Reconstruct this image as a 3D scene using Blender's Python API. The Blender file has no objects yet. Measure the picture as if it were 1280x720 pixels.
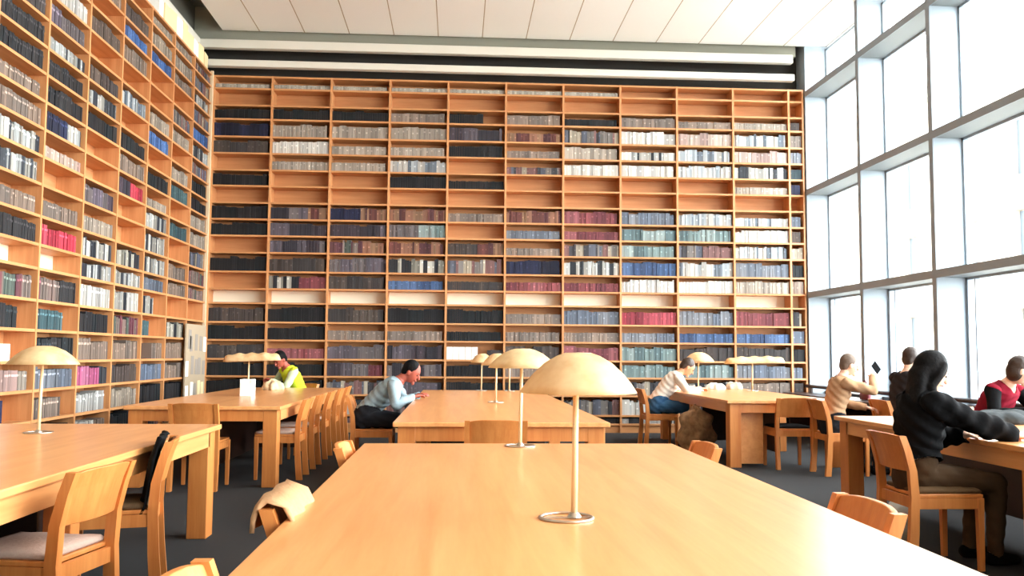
import bpy, bmesh, math, random
from mathutils import Vector, Matrix
R = math.radians
random.seed(7)
S = bpy.context.scene
COL = S.collection

# ---------------------------------------------------------------- camera, world, light, exposure
cam_d = bpy.data.cameras.new('camera')
cam = bpy.data.objects.new('camera', cam_d); COL.objects.link(cam)
fw = Vector((0.06058525, 0.99545809, 0.07343444)); rt = Vector((0.99809641, -0.06126696, 0.00706444)); up = Vector((-0.01153146, -0.07286665, 0.99727503))
m = Matrix((rt, up, -fw)).transposed().to_4x4(); m.translation = Vector((3.95928, -14.44161, 1.25))
cam.matrix_world = m
cam_d.sensor_width = 36; cam_d.lens = 1124.3 / 1280 * 36; cam_d.clip_start = .05; cam_d.clip_end = 300
S.camera = cam

WORLD = 9.0
w = bpy.data.worlds.new('sky'); S.world = w; w.use_nodes = True
w.node_tree.nodes['Background'].inputs[0].default_value = (0.93, 0.97, 1.0, 1)
w.node_tree.nodes['Background'].inputs[1].default_value = WORLD
def area(name, loc, rot, sx, sy, portal=True, power=0, col=(1, 1, 1)):
    l = bpy.data.lights.new(name, 'AREA'); l.shape = 'RECTANGLE'; l.size = sx; l.size_y = sy; l.energy = power; l.color = col
    if portal: l.cycles.is_portal = True
    o = bpy.data.objects.new(name, l); COL.objects.link(o); o.location = loc; o.rotation_euler = rot
    return o
area('window_portal', (10.25, -9.8, 3.6), (0, R(90), 0), 5.8, 19.6)
S.view_settings.view_transform = 'Standard'; S.view_settings.look = 'None'
S.view_settings.gamma = 1; S.view_settings.use_curve_mapping = False
S.view_settings.exposure = 1.32
S.cycles.max_bounces = 10; S.cycles.diffuse_bounces = 6; S.cycles.transparent_max_bounces = 16
S.cycles.sample_clamp_indirect = 8

# ---------------------------------------------------------------- materials
def srgb(r, g, b):
    f = lambda c: ((c / 255) / 12.92 if c / 255 <= .04045 else (((c / 255) + .055) / 1.055) ** 2.4)
    return (f(r), f(g), f(b), 1)
def mat(name, col, rough=.6, metal=0, spec=.5, noise=0, nscale=8, bump=0, coat=0):
    M = bpy.data.materials.new(name); M.use_nodes = True; nt = M.node_tree; b = nt.nodes['Principled BSDF']
    b.inputs['Base Color'].default_value = col; b.inputs['Roughness'].default_value = rough; b.inputs['Metallic'].default_value = metal
    b.inputs['Specular IOR Level'].default_value = spec; b.inputs['Coat Weight'].default_value = coat
    if noise or bump:
        tc = nt.nodes.new('ShaderNodeTexCoord'); n = nt.nodes.new('ShaderNodeTexNoise'); n.inputs['Scale'].default_value = nscale; n.inputs['Detail'].default_value = 6
        nt.links.new(tc.outputs['Object'], n.inputs['Vector'])
        if noise:
            mx = nt.nodes.new('ShaderNodeMix'); mx.data_type = 'RGBA'
            mx.inputs[6].default_value = tuple(c * (1 - noise) for c in col[:3]) + (1,); mx.inputs[7].default_value = tuple(min(1, c * (1 + noise)) for c in col[:3]) + (1,)
            nt.links.new(n.outputs['Fac'], mx.inputs[0]); nt.links.new(mx.outputs[2], b.inputs['Base Color'])
        if bump:
            bp = nt.nodes.new('ShaderNodeBump'); bp.inputs['Strength'].default_value = bump; bp.inputs['Distance'].default_value = .01
            nt.links.new(n.outputs['Fac'], bp.inputs['Height']); nt.links.new(bp.outputs[0], b.inputs['Normal'])
    return M
def wood(name, c1, c2, rough=.4, axis=1, coat=0, spec=.5):
    M = bpy.data.materials.new(name); M.use_nodes = True; nt = M.node_tree; b = nt.nodes['Principled BSDF']
    tc = nt.nodes.new('ShaderNodeTexCoord'); mp = nt.nodes.new('ShaderNodeMapping')
    sc = [7, 7, 7]; sc[axis] = .45; mp.inputs['Scale'].default_value = sc
    nt.links.new(tc.outputs['Object'], mp.inputs['Vector'])
    n = nt.nodes.new('ShaderNodeTexNoise'); n.inputs['Scale'].default_value = 2.2; n.inputs['Detail'].default_value = 8; n.inputs['Distortion'].default_value = .5
    n2 = nt.nodes.new('ShaderNodeTexNoise'); n2.inputs['Scale'].default_value = 14; n2.inputs['Detail'].default_value = 4
    nt.links.new(mp.outputs[0], n.inputs['Vector']); nt.links.new(mp.outputs[0], n2.inputs['Vector'])
    a = nt.nodes.new('ShaderNodeMath'); a.operation = 'MULTIPLY_ADD'; a.inputs[1].default_value = .35
    nt.links.new(n2.outputs['Fac'], a.inputs[0]); nt.links.new(n.outputs['Fac'], a.inputs[2])
    r = nt.nodes.new('ShaderNodeValToRGB'); r.color_ramp.elements[0].position = .4; r.color_ramp.elements[0].color = c1
    r.color_ramp.elements[1].position = .9; r.color_ramp.elements[1].color = c2
    nt.links.new(a.outputs[0], r.inputs[0]); nt.links.new(r.outputs[0], b.inputs['Base Color'])
    b.inputs['Roughness'].default_value = rough; b.inputs['Coat Weight'].default_value = coat; b.inputs['Coat Roughness'].default_value = .25; b.inputs['Specular IOR Level'].default_value = spec
    return M
TABLEW = wood('table_wood', srgb(220, 146, 84), srgb(240, 172, 108), .30, 1, .45)
CHAIRW = wood('chair_wood', srgb(192, 110, 50), srgb(216, 140, 74), .42, 2)
SHELFW = wood('shelf_wood', srgb(184, 122, 72), srgb(208, 150, 98), .5, 0)
SHELFV = wood('shelf_upright_wood', srgb(186, 122, 72), srgb(212, 152, 100), .5, 2)
PANELW = wood('shelf_back_wood', srgb(184, 120, 72), srgb(206, 146, 94), .6, 0)
CREAMP = mat('cream_panel', srgb(255, 248, 222), .5)
DARKW = wood('dark_brown_wood', srgb(34, 18, 13), srgb(50, 28, 21), .35, 1)
WALLDARK = mat('dark_wall_paint', srgb(52, 48, 44), .9)
WALLGREY = mat('grey_wall_paint', srgb(112, 114, 108), .9)
WHITE = mat('white_paint', srgb(238, 238, 236), .6)
BEAMW = mat('beam_paint', srgb(222, 218, 206), .6)
CARPET = mat('carpet', srgb(56, 56, 57), .95, noise=.25, nscale=220, bump=.3, spec=.1)
FRAMEW = mat('window_frame_paint', srgb(156, 168, 178), .5)
EDGEG = mat('shaded_grey_edge', srgb(140, 150, 158), .6, 0, .3)  # shadow on the backlit front edges of fins and transoms, put into the colour
SOFFIT = mat('transom_paint', srgb(118, 124, 126), .6)
CHROME = mat('brushed_steel', srgb(205, 196, 182), .28, .9)
POLEM = mat('cream_enamel_pole', srgb(226, 200, 158), .35)
CUSH = mat('pinkish_grey_fabric', srgb(186, 160, 146), .95, noise=.12, nscale=60, bump=.3, spec=.1)
CUSHB = mat('brown_fabric', srgb(96, 74, 52), .95, noise=.2, nscale=60, bump=.3, spec=.1)
CUSHT = mat('tan_fabric', srgb(196, 150, 110), .95, noise=.1, nscale=60, bump=.3, spec=.1)
BLACKF = mat('black_fabric', srgb(12, 12, 14), .9, noise=.3, nscale=40, bump=.3, spec=.15)
GREYF = mat('grey_fabric', srgb(70, 74, 76), .9, noise=.25, nscale=30, bump=.4, spec=.15)
def shade_material():
    M = bpy.data.materials.new('parchment_shade'); M.use_nodes = True; nt = M.node_tree; b = nt.nodes['Principled BSDF']; out = nt.nodes['Material Output']
    tc = nt.nodes.new('ShaderNodeTexCoord'); n = nt.nodes.new('ShaderNodeTexNoise'); n.inputs['Scale'].default_value = 9; n.inputs['Detail'].default_value = 5
    nt.links.new(tc.outputs['Object'], n.inputs['Vector'])
    r = nt.nodes.new('ShaderNodeValToRGB'); r.color_ramp.elements[0].color = srgb(228, 196, 140); r.color_ramp.elements[1].color = srgb(248, 228, 184)
    r.color_ramp.elements[0].position = .35; r.color_ramp.elements[1].position = .6
    nt.links.new(n.outputs['Fac'], r.inputs[0]); nt.links.new(r.outputs[0], b.inputs['Base Color']); b.inputs['Roughness'].default_value = .5
    t = nt.nodes.new('ShaderNodeBsdfTranslucent'); nt.links.new(r.outputs[0], t.inputs[0])
    mx = nt.nodes.new('ShaderNodeMixShader'); mx.inputs[0].default_value = .4
    nt.links.new(b.outputs[0], mx.inputs[1]); nt.links.new(t.outputs[0], mx.inputs[2]); nt.links.new(mx.outputs[0], out.inputs[0])
    return M
SHADE = shade_material()
def glass_material():
    M = bpy.data.materials.new('clear_glass'); M.use_nodes = True; nt = M.node_tree; nt.nodes.remove(nt.nodes['Principled BSDF']); out = nt.nodes['Material Output']
    t = nt.nodes.new('ShaderNodeBsdfTransparent'); t.inputs[0].default_value = (.97, .985, .98, 1)
    g = nt.nodes.new('ShaderNodeBsdfGlossy'); g.inputs['Roughness'].default_value = .02
    mx = nt.nodes.new('ShaderNodeMixShader'); f = nt.nodes.new('ShaderNodeFresnel'); f.inputs[0].default_value = 1.2
    ge = nt.nodes.new('ShaderNodeNewGeometry'); mm = nt.nodes.new('ShaderNodeMath'); mm.operation = 'MULTIPLY_ADD'; mm.inputs[1].default_value = -1; mm.inputs[2].default_value = 1
    m2 = nt.nodes.new('ShaderNodeMath'); m2.operation = 'MULTIPLY'; nt.links.new(ge.outputs['Backfacing'], mm.inputs[0]); nt.links.new(mm.outputs[0], m2.inputs[0]); nt.links.new(f.outputs[0], m2.inputs[1])
    nt.links.new(m2.outputs[0], mx.inputs[0]); nt.links.new(t.outputs[0], mx.inputs[1]); nt.links.new(g.outputs[0], mx.inputs[2]); nt.links.new(mx.outputs[0], out.inputs[0])
    return M
GLASS = glass_material()
def attr_material(name, rough=.7):
    M = bpy.data.materials.new(name); M.use_nodes = True; nt = M.node_tree; b = nt.nodes['Principled BSDF']
    a = nt.nodes.new('ShaderNodeAttribute'); a.attribute_name = 'book_colour'; nt.links.new(a.outputs['Color'], b.inputs['Base Color']); b.inputs['Roughness'].default_value = rough
    b.inputs['Specular IOR Level'].default_value = .3
    return M
BOOKM = attr_material('book_cloth')

# ---------------------------------------------------------------- mesh helpers
class MB:
    def __init__(s): s.v = []; s.f = []; s.c = []
    def box(s, x0, x1, y0, y1, z0, z1, col=None, M=None):
        n = len(s.v); P = [Vector(p) for p in ((x0, y0, z0), (x1, y0, z0), (x1, y1, z0), (x0, y1, z0), (x0, y0, z1), (x1, y0, z1), (x1, y1, z1), (x0, y1, z1))]
        if M: P = [M @ p for p in P]
        s.v += P; s.f += [tuple(n + i for i in q) for q in ((0, 3, 2, 1), (4, 5, 6, 7), (0, 1, 5, 4), (1, 2, 6, 5), (2, 3, 7, 6), (3, 0, 4, 7))]
        s.c += [col] * 6; return s
    def sweep(s, pts, rad, seg=16, cap=True, ref=None):
        """closed tube along pts; rad: r or (rx, ry) each"""
        pts = [Vector(p) for p in pts]; rad = [(r, r) if not isinstance(r, tuple) else r for r in rad]
        if cap:   # rounded ends
            def ends(p, d, r): return [(p + d * (min(r) * k), (r[0] * q, r[1] * q)) for k, q in ((.45, .89), (.8, .6), (.97, .25))]
            d0 = (pts[0] - pts[1]).normalized(); d1 = (pts[-1] - pts[-2]).normalized()
            a = ends(pts[0], d0, rad[0])[::-1]; b = ends(pts[-1], d1, rad[-1])
            pts = [q[0] for q in a] + pts + [q[0] for q in b]; rad = [q[1] for q in a] + rad + [q[1] for q in b]
        base = len(s.v); rf = Vector(ref) if ref else None
        for i, p in enumerate(pts):
            d = (pts[min(i + 1, len(pts) - 1)] - pts[max(i - 1, 0)]).normalized()
            if rf is None: rf = Vector((1, 0, 0)) if abs(d.x) < .8 else Vector((0, 1, 0))
            x = (rf - d * rf.dot(d)).normalized(); y = d.cross(x)
            if not ref: rf = x
            for k in range(seg):
                a = 2 * math.pi * k / seg; s.v.append(p + x * (rad[i][0] * math.cos(a)) + y * (rad[i][1] * math.sin(a)))
        for i in range(len(pts) - 1):
            for k in range(seg):
                a = base + i * seg + k; b = base + i * seg + (k + 1) % seg; s.f.append((a, b, b + seg, a + seg)); s.c.append(None)
        s.f.append(tuple(base + k for k in range(seg))[::-1]); s.f.append(tuple(base + (len(pts) - 1) * seg + k for k in range(seg))); s.c += [None, None]
        return s
    def ell(s, c, r, M=None, seg=20, rings=12, fn=None):
        base = len(s.v); c = Vector(c)
        for i in range(rings + 1):
            t = math.pi * i / rings
            for k in range(seg):
                a = 2 * math.pi * k / seg; p = Vector((r[0] * math.sin(t) * math.cos(a), r[1] * math.sin(t) * math.sin(a), r[2] * math.cos(t)))
                if fn: p = fn(p)
                if M: p = M @ p
                s.v.append(c + p)
        for i in range(rings):
            for k in range(seg):
                a = base + i * seg + k; b = base + i * seg + (k + 1) % seg; s.f.append((a, a + seg, b + seg, b)); s.c.append(None)
        return s
    def lathe(s, prof, c=(0, 0, 0), seg=32, closed=False):
        base = len(s.v); n = len(prof)
        for r, z in prof:
            for k in range(seg):
                a = 2 * math.pi * k / seg; s.v.append(Vector((c[0] + r * math.cos(a), c[1] + r * math.sin(a), c[2] + z)))
        for i in range(n if closed else n - 1):
            j = (i + 1) % n
            for k in range(seg):
                k2 = (k + 1) % seg; s.f.append((base + i * seg + k, base + i * seg + k2, base + j * seg + k2, base + j * seg + k)); s.c.append(None)
        if not closed:
            s.f.append(tuple(base + k for k in range(seg))[::-1]); s.f.append(tuple(base + (n - 1) * seg + k for k in range(seg))); s.c += [None, None]
        return s
    def mesh(s, name):
        me = bpy.data.meshes.new(name); me.from_pydata([tuple(p) for p in s.v], [], s.f); me.update()
        if any(c is not None for c in s.c):
            at = me.attributes.new('book_colour', 'FLOAT_COLOR', 'CORNER'); d = []
            for p, c in zip(me.polygons, s.c): d += list(c or (1, 1, 1, 1)) * p.loop_total
            at.data.foreach_set('color', d)
        return me
    def build(s, name, m, parent=None, smooth=False, bevel=0, solid=0, sub=0, loc=None):
        me = s.mesh(name); me.materials.append(m)
        bm = bmesh.new(); bm.from_mesh(me); bmesh.ops.remove_doubles(bm, verts=bm.verts, dist=1e-6) if smooth else None
        bmesh.ops.recalc_face_normals(bm, faces=bm.faces); bm.to_mesh(me); bm.free()
        o = bpy.data.objects.new(name, me); COL.objects.link(o)
        if smooth: me.polygons.foreach_set('use_smooth', [True] * len(me.polygons))
        if solid: q = o.modifiers.new('s', 'SOLIDIFY'); q.thickness = solid; q.offset = 0
        if bevel: q = o.modifiers.new('b', 'BEVEL'); q.width = bevel; q.segments = 2; q.limit_method = 'ANGLE'
        if sub: q = o.modifiers.new('u', 'SUBSURF'); q.levels = sub; q.render_levels = sub
        if parent: o.parent = parent
        if loc: o.location = loc
        return o
def tag(o, label, cat, group=None):
    o['label'] = label; o['category'] = cat
    if group: o['group'] = group
    return o
def empty(name, loc, rz=0, label=None, cat=None, group=None):
    o = bpy.data.objects.new(name, None); COL.objects.link(o); o.location = loc; o.rotation_euler = (0, 0, rz); o.empty_display_size = .1
    if label: tag(o, label, cat, group)
    return o
def struct(o): o['kind'] = 'structure'; return o
def copy_tree(o, parent=None):
    c = o.copy(); COL.objects.link(c)
    if parent: c.parent = parent
    for ch in list(o.children): copy_tree(ch, c)
    return c

# ---------------------------------------------------------------- room shell
YR = -19.6; XG = 10.07; XW = 9.7; CZ = 6.43
struct(MB().box(-.5, 10.3, YR - .2, .5, -.1, 0).build('floor', CARPET))
struct(MB().box(-.5, 10.3, .36, .5, 0, 6.9).build('wall_back', WALLDARK))
struct(MB().box(-.5, -.36, YR, .36, 0, 6.9).build('wall_left', WALLGREY))
struct(MB().box(-.5, 10.3, YR - .2, YR, 0, 6.9).build('wall_rear', mat('rear_wall_paint', srgb(214, 206, 192), .9)))
# the corner return between the end of the shelving and the glass
struct(MB().box(XW + .02, 10.3, .0, .36, 0, 6.9).build('wall_right', FRAMEW))
def ceiling_material():
    M = mat('ceiling_panels', srgb(244, 242, 234), .7); nt = M.node_tree; b = nt.nodes['Principled BSDF']
    tc = nt.nodes.new('ShaderNodeTexCoord'); br = nt.nodes.new('ShaderNodeTexBrick')
    br.offset = 0; br.inputs['Scale'].default_value = 1; br.inputs['Brick Width'].default_value = .72; br.inputs['Row Height'].default_value = 2.4; br.inputs['Mortar Size'].default_value = .008
    br.inputs['Color1'].default_value = srgb(254, 255, 252); br.inputs['Color2'].default_value = srgb(249, 251, 246); br.inputs['Mortar'].default_value = srgb(176, 160, 136)
    nt.links.new(tc.outputs['Object'], br.inputs['Vector']); nt.links.new(br.outputs['Color'], b.inputs['Base Color'])
    return M
struct(MB().box(.13, 10.3, YR, -.02, CZ, CZ + .4).build('ceiling', ceiling_material()))
struct(MB().box(-.5, 10.3, YR, .5, 6.85, 6.95).build('trim_1', WALLGREY))
# two pale beams on the back wall and the one turning along the left wall
struct(MB().box(-.24, 9.51, -.06, .06, 6.13, 6.27).build('trim_2', BEAMW, bevel=.01))
struct(MB().box(-.24, 9.53, -.06, .06, 5.83, 5.94).build('trim_3', BEAMW, bevel=.01))
struct(MB().box(-.34, -.2, YR, -.07, 6.13, 6.27).build('trim_4', BEAMW, bevel=.01))
struct(MB().box(-.34, 9.6, .07, .34, 6.28, 6.84).build('trim_soffit', mat('soffit_paint', srgb(150, 148, 134), .9)))
# window wall: fins, transoms, panes
FY = [0.0] + [-1.96 * k for k in range(1, 11)]
TZ = [2.25, 3.95, 5.6]
n = 5
for k, y in enumerate(FY):
    y0, y1 = (y - .08, y) if k else (-.04, -.001)
    f = MB().box(XW + .012, XG + .1, y0, y1, 0, CZ - .002).build('trim_%d' % n, FRAMEW); struct(f); n += 1
    struct(MB().box(XW, XW + .011, y0 - .008, y1 + (.008 if k else 0), 0, CZ - .002).build('trim_edge', EDGEG, f)) if k else None
for k in range(10):
    ya, yb = FY[k + 1] + .001, FY[k] - .081 if k else -.041
    if k == 0: yb = -.041
    wn = bpy.data.objects.new('window_%d' % (k + 1), None); COL.objects.link(wn); wn.location = (XG, (ya + yb) / 2, .7); struct(wn)
    L = (yb - ya) / 2
    lv = [.7] + TZ + [CZ]
    for i in range(4):
        z0, z1 = lv[i] + (.04 if i else 0) - .7, lv[i + 1] - .04 - .7
        MB().box(.03, .036, -L + .03, L - .03, z0 + .03, z1 - .03).build('pane', GLASS, wn)
        fr = MB().box(0, .07, -L, -L + .035, z0, z1).box(0, .07, L - .035, L, z0, z1).box(0, .07, -L, L, z0, z0 + .03).box(0, .07, -L, L, z1 - .03, z1)
        fr.build('frame', FRAMEW, wn)
        if i == 0: MB().box(.005, .06, L - .19, L - .165, z0 + .03, z1 - .03).build('casement_bar', FRAMEW, wn)
    for z in TZ:
        t = MB().box(-.37 + .012, .1, -L, L, z - .04 - .7, z + .04 - .7).build('transom', SOFFIT, wn)
        MB().box(-.37, -.37 + .011, -L, L, z - .05 - .7, z + .05 - .7).build('transom_edge', EDGEG, t)
# low wall below the glass
struct(MB().box(XG - .12, 10.3, YR, -.05, 0, .69).build('wall_window', DARKW))

# ---------------------------------------------------------------- outside
STONE = mat('pale_stone', srgb(168, 160, 146), .9, noise=.12, nscale=1.2)
DGL = mat('far_window_glass', srgb(52, 60, 66), .5)
struct(MB().box(10.4, 90, -60, 80, -3.2, -3).build('ground', mat('street_paving', srgb(150, 148, 142), .9)))
def far_building(x, y0, y1, h, label, nx, stone, cornice=True):
    b = empty('building', (x, (y0 + y1) / 2, -3), 0, label, 'building')
    L = (y1 - y0) / 2; H = h + 3
    mb = MB(); mb.box(.3, 8, -L, L, 0, H)
    rows = int(H / 3.2); wd = 2 * L / nx
    # piers and bands stand proud of the wall so each window sits in a recess
    for i in range(nx + 1): mb.box(0, .3, -L + i * wd - wd * .28, -L + i * wd + wd * .28, 0, H)
    for j in range(rows + 1): mb.box(.02, .3, -L, L, j * 3.2 - .55, j * 3.2 + .55)
    mb.build('facade', stone, b)
    if cornice: MB().box(-.6, 8.3, -L - .4, L + .4, H, H + .5).box(-.3, 8.1, -L - .2, L + .2, H - .4, H).build('cornice', stone, b)
    for i in range(nx):
        for j in range(rows):
            yc = -L + (i + .5) * wd; zc = (j + .5) * 3.2
            MB().box(.2, .29, yc - wd * .2, yc + wd * .2, zc - 1.0, zc + 1.0).build('window', DGL, b)
far_building(22, 11, 36, 11.5, 'pale stone building with cornice beyond the tall windows', 7, STONE)
far_building(26, 40, 62, 6.5, 'low pale building farther down the street beyond the glass', 6, STONE)

# ---------------------------------------------------------------- shelving
ZB = [5.696, 5.499, 5.227, 4.998, 4.714, 4.445, 4.176, 3.916, 3.648, 3.38, 3.115, 2.846, 2.541, 2.269, 2.042, 1.739, 1.456, 1.159, .887, .60, .285]
BW = .9442; UT = .032; ST = .028; D = .30
PAL = {
 'k': [(26, 26, 30), (34, 32, 34), (22, 28, 32)], 'n': [(24, 30, 62), (30, 34, 70), (22, 24, 48)], 'd': [(72, 60, 56), (60, 54, 54), (84, 70, 62)],
 'g': [(186, 168, 148), (198, 180, 160), (172, 156, 140)], 'w': [(228, 222, 210), (214, 210, 204), (236, 232, 222)], 't': [(156, 132, 116), (142, 124, 112), (170, 142, 122)],
 'b': [(150, 92, 66), (110, 52, 46), (172, 118, 80), (90, 44, 48)], 'r': [(142, 56, 62), (120, 46, 56), (156, 74, 80)], 'R': [(170, 40, 58), (184, 54, 70), (150, 34, 50)],
 'u': [(112, 122, 140), (92, 104, 124), (134, 140, 152)], 'l': [(172, 184, 192), (196, 202, 206), (110, 124, 140), (206, 200, 190)], 'c': [(120, 150, 150), (96, 128, 134), (150, 172, 170)],
 'B': [(52, 86, 140), (66, 98, 150), (44, 70, 118)], 'x': [(64, 52, 62), (90, 80, 92), (48, 44, 54), (120, 108, 110)], 'y': [(40, 42, 48), (214, 208, 190), (36, 38, 44), (150, 146, 130)],
 'p': [(206, 164, 150), (220, 190, 172), (190, 150, 140)], 'm': [(150, 96, 92), (196, 178, 150), (84, 88, 104), (140, 130, 124), (60, 58, 64)], 'W': [(244, 240, 230)],
 's': [(196, 186, 168)], 'P': [(206, 92, 140), (216, 120, 160), (190, 74, 124)], 'q': [(228, 224, 214), (52, 56, 62), (182, 178, 168), (40, 44, 52), (196, 200, 198)],
 'T': [(46, 72, 78), (38, 60, 68), (60, 84, 88)], 'h': [(110, 60, 64), (140, 120, 110), (70, 80, 72), (160, 130, 120), (96, 50, 60)]}
NAMEC = {'k': 'black', 'n': 'navy', 'd': 'dark brown', 'g': 'pale grey', 'w': 'off-white', 't': 'tan', 'b': 'brown', 'r': 'maroon', 'R': 'crimson', 'u': 'slate blue', 'l': 'light blue', 'c': 'teal', 'B': 'blue',
         'x': 'dark purple-grey', 'y': 'dark', 'p': 'pale pink', 'm': 'brown', 'W': 'white', 's': 'grey', 'P': 'magenta', 'q': 'grey', 'T': 'dark teal', 'h': 'mauve'}
def colour_word(c):
    r, g, b = c; v = max(c); mn = min(c)
    if v < 62: return 'navy' if b > r + 14 else 'black'
    if v - mn < 26: return 'white' if v > 200 else 'light grey' if v > 150 else 'grey' if v > 100 else 'dark grey'
    if r == v:
        if b > g + 8: return 'magenta' if v > 180 else 'red' if g < 60 else 'maroon'
        return 'cream' if v > 215 else 'tan' if v > 150 and g > .7 * r else 'brown'
    if b == v: return 'blue'
    return 'teal'
# one cell: list of (start, end, code[, height factor]) across the bay, fractions of the clear width
BACK = [
 's s s s s s s e e e e', 'e e e e e e e e e e e', 'k k k t k1 t k2 t t2 g2 d', 'n g g g x b2 m w p l t', 'd w g2 g2 k t3 g q2 l p u',
 'e g2 g2 l e3 m3 w w l q T', 'k e e k k2 e e e e g3 n', 'e e e e e e e e e e3 e', 'k xb nb b t2 b r u l l2 u', 'k x x xc e u2 r2 c c w d',
 'e x hb b db t3 m c m l m', 'k d x y m n q B l u k', 'e yr d B2 d2 r2 r2 w w g t', 'e e e e e e e e e e e', 'd k d k k t2 u R u r m',
 'k k t2 t2 k2 t2 t2 u2 B2 B2 u', 'd r2 x x eed2 d r c d d k', 'k k xr x k t k c c u u', 'k k m x k k n m y t d', 'k m q m d m m q m m k', 'k d m m d m k q m k d']
BACK = [r.split() for r in BACK]
LEFT = [  # columns: nearest bay first
 'e e e e g g m', 'k l t d g g m', 'd l e B B t q', 'k w d t e e m', 'd x e e e m B', 'k q2 d l g g q', 'k k q e B e m', 't2 k k k e g k', 't nq e t k T k',
 'q p3 e xR g3 e g', 'q e x e q T g', 't2 t2 g2 e q e m', 'k R q y q t h', 'e e q q u t h', 'h hk w qw qe e e', 'kk5 T5 k h T5 y h', 'e k t t et t w',
 'pg u Pq d u t w', 'n6 t4 w g k k w', 'k k wt k qm k w', 'k k T d k k k']
LEFT = [r.split() for r in LEFT]
candidates = []      # every upright book: (area, bay matrix data ...)
def ray_area(p, h, w_):
    d = (Vector(p) - cam.matrix_world.translation); return h * w_ / max(d.length_squared, .1)
ORD = 'first second third fourth fifth sixth seventh eighth ninth tenth eleventh twelfth thirteenth fourteenth fifteenth sixteenth seventeenth eighteenth nineteenth twentieth twenty-first twenty-second twenty-third twenty-fourth twenty-fifth twenty-sixth twenty-seventh twenty-eighth twenty-ninth thirtieth'.split()
loosebooks = MB()
def fill_cell(code, x0, x1, zb, zt, toworld, wall, bay, row):
    """local frame: u along the shelf left to right, v depth from the front edge inwards"""
    if code[0] == 'e' and len(code) == 1: return
    clear = zt - zb; Wd = x1 - x0
    opts = code; frac = 1.0; hk = None
    if opts[-1].isdigit():
        k = int(opts[-1]); opts = opts[:-1]
        if k == 2: hk = .58       # low row of books
        if k == 3: hk = .5; frac = 1
        if k == 1: frac = .62
        if k == 4: hk = .72; frac = .72
        if k == 5: frac = random.choice((.42, .7))
        if k == 6: frac = .5
    if opts == 's': hk = .42
    wide = wall == 'b'
    nb = len(opts); x = x0 + .006; end = x0 + Wd * frac - (.04 if frac == 1 and random.random() < .4 else .008); idx = 0
    near = wall == 'l' and bay >= 4
    run = 0; base = None; hbase = .78
    while x < end - .012:
        ch = opts[min(nb - 1, int((x - x0) / (Wd * frac) * nb))]
        if ch == 'e': x += .05; continue
        if run <= 0:
            base = random.choice(PAL[ch]); run = random.randint(1, 3) if ch in 'qymhlb' else random.randint(3, 9); hbase = random.uniform(.7, .86); tb = random.uniform(.024, .042)
        run -= 1
        th = tb * random.uniform(.9, 1.1) + (.008 if near else 0); th = min(th, end - x)
        if th < .012: break
        j = random.uniform(.84, 1.1); ds = .32 if wall == 'b' else .12; gm = sum(base) / 3
        c = tuple(min(255, (a * (1 - ds) + gm * ds) * j * (1 if gm < 110 else (.86 if wall == 'b' else .74))) for a in base)
        h = clear * ((hk or hbase) + random.uniform(-.02, .02)); v = .03 + random.uniform(0, .012)
        tilt = 0
        candidates.append(dict(x=x, th=th - .0012, h=h, zb=zb, v=v, c=c, T=toworld, wall=wall, bay=bay, row=row, i=idx, dep=.17, cell=(wall, bay, row)))
        x += th; idx += 1
def bay_case(wall, k, x0, width, toworld, rz, codes, last=False, label=''):
    org = toworld(x0, 0, 0)
    e = empty('bookcase', org, rz, label, 'bookcase', 'bookcase bays along the back wall' if wall == 'b' else 'bookcase bays along the left wall')
    # local frame of the empty: +x along, +y inwards
    top = ZB[0]
    MB().box(-UT / 2, UT / 2, 0, D, 0, top).build('upright', SHELFV, e)
    if last: MB().box(width - UT / 2, width + UT / 2 - .003, 0, D, 0, top).build('upright', SHELFV, e)
    a, b = UT / 2, width - UT / 2
    MB().box(a, b, D - .012, D - .002, .1, top - ST).build('back_panel', PANELW, e)
    MB().box(a + .002, b - .002, D - .018, D - .0125, ZB[14] + .001, ZB[13] - ST - .001).build('cream_panel', CREAMP, e)['label'] = 'cream back panel of the empty shelf'
    for r, z in enumerate(ZB):
        MB().box(a, b, .004, D - .02, z - ST, z).build('top_board' if r == 0 else 'shelf', SHELFW, e)
    MB().box(a, b, .004, D - .02, .12, .12 + ST).build('shelf', SHELFW, e)
    MB().box(a, b, .03, .05, 0, .119).build('plinth', SHELFW, e)
    for r in range(21):
        zb = ZB[r + 1] if r < 20 else .12 + ST
        fill_cell(codes[r], x0 + a, x0 + b, zb, ZB[r] - ST, toworld, wall, k, r)
ordn = lambda i: ORD[i]
TB = lambda u, v, z: Vector((u, v, z))
for k in range(11):
    x0 = k * BW; wd = BW if k < 10 else XW - 10 * BW
    lab = 'tall orange-wood bookcase bay, %s from the left on the back wall' % ordn(k) if k < 10 else 'narrow orange-wood bookcase bay at the window end of the back wall'
    bay_case('b', k, x0 + (UT / 2 if k == 0 else 0), wd - (UT / 2 if k in (0,) else 0) - (UT / 2 if k == 10 else 0), TB, 0, [BACK[r][k] for r in range(21)], k == 10, lab)
# left wall: local x runs from the camera towards the corner, inwards is -X
for j in range(7, -1, -1):   # bay j spans y from -(j+1)BW to -j BW
    y0 = -(j + 1) * BW - .03
    TL = (lambda u, v, z: Vector((-v, u, z)))
    ci = 6 - j
    codes = [LEFT[r][ci] if 0 <= ci < 7 else random.choice('k t q e h'.split()) for r in range(21)]
    lab = 'tall orange-wood bookcase bay on the left wall, %s from the corner' % ordn(j)
    bay_case('l', j, y0, BW, TL, R(90), codes, j == 0, lab)
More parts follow.
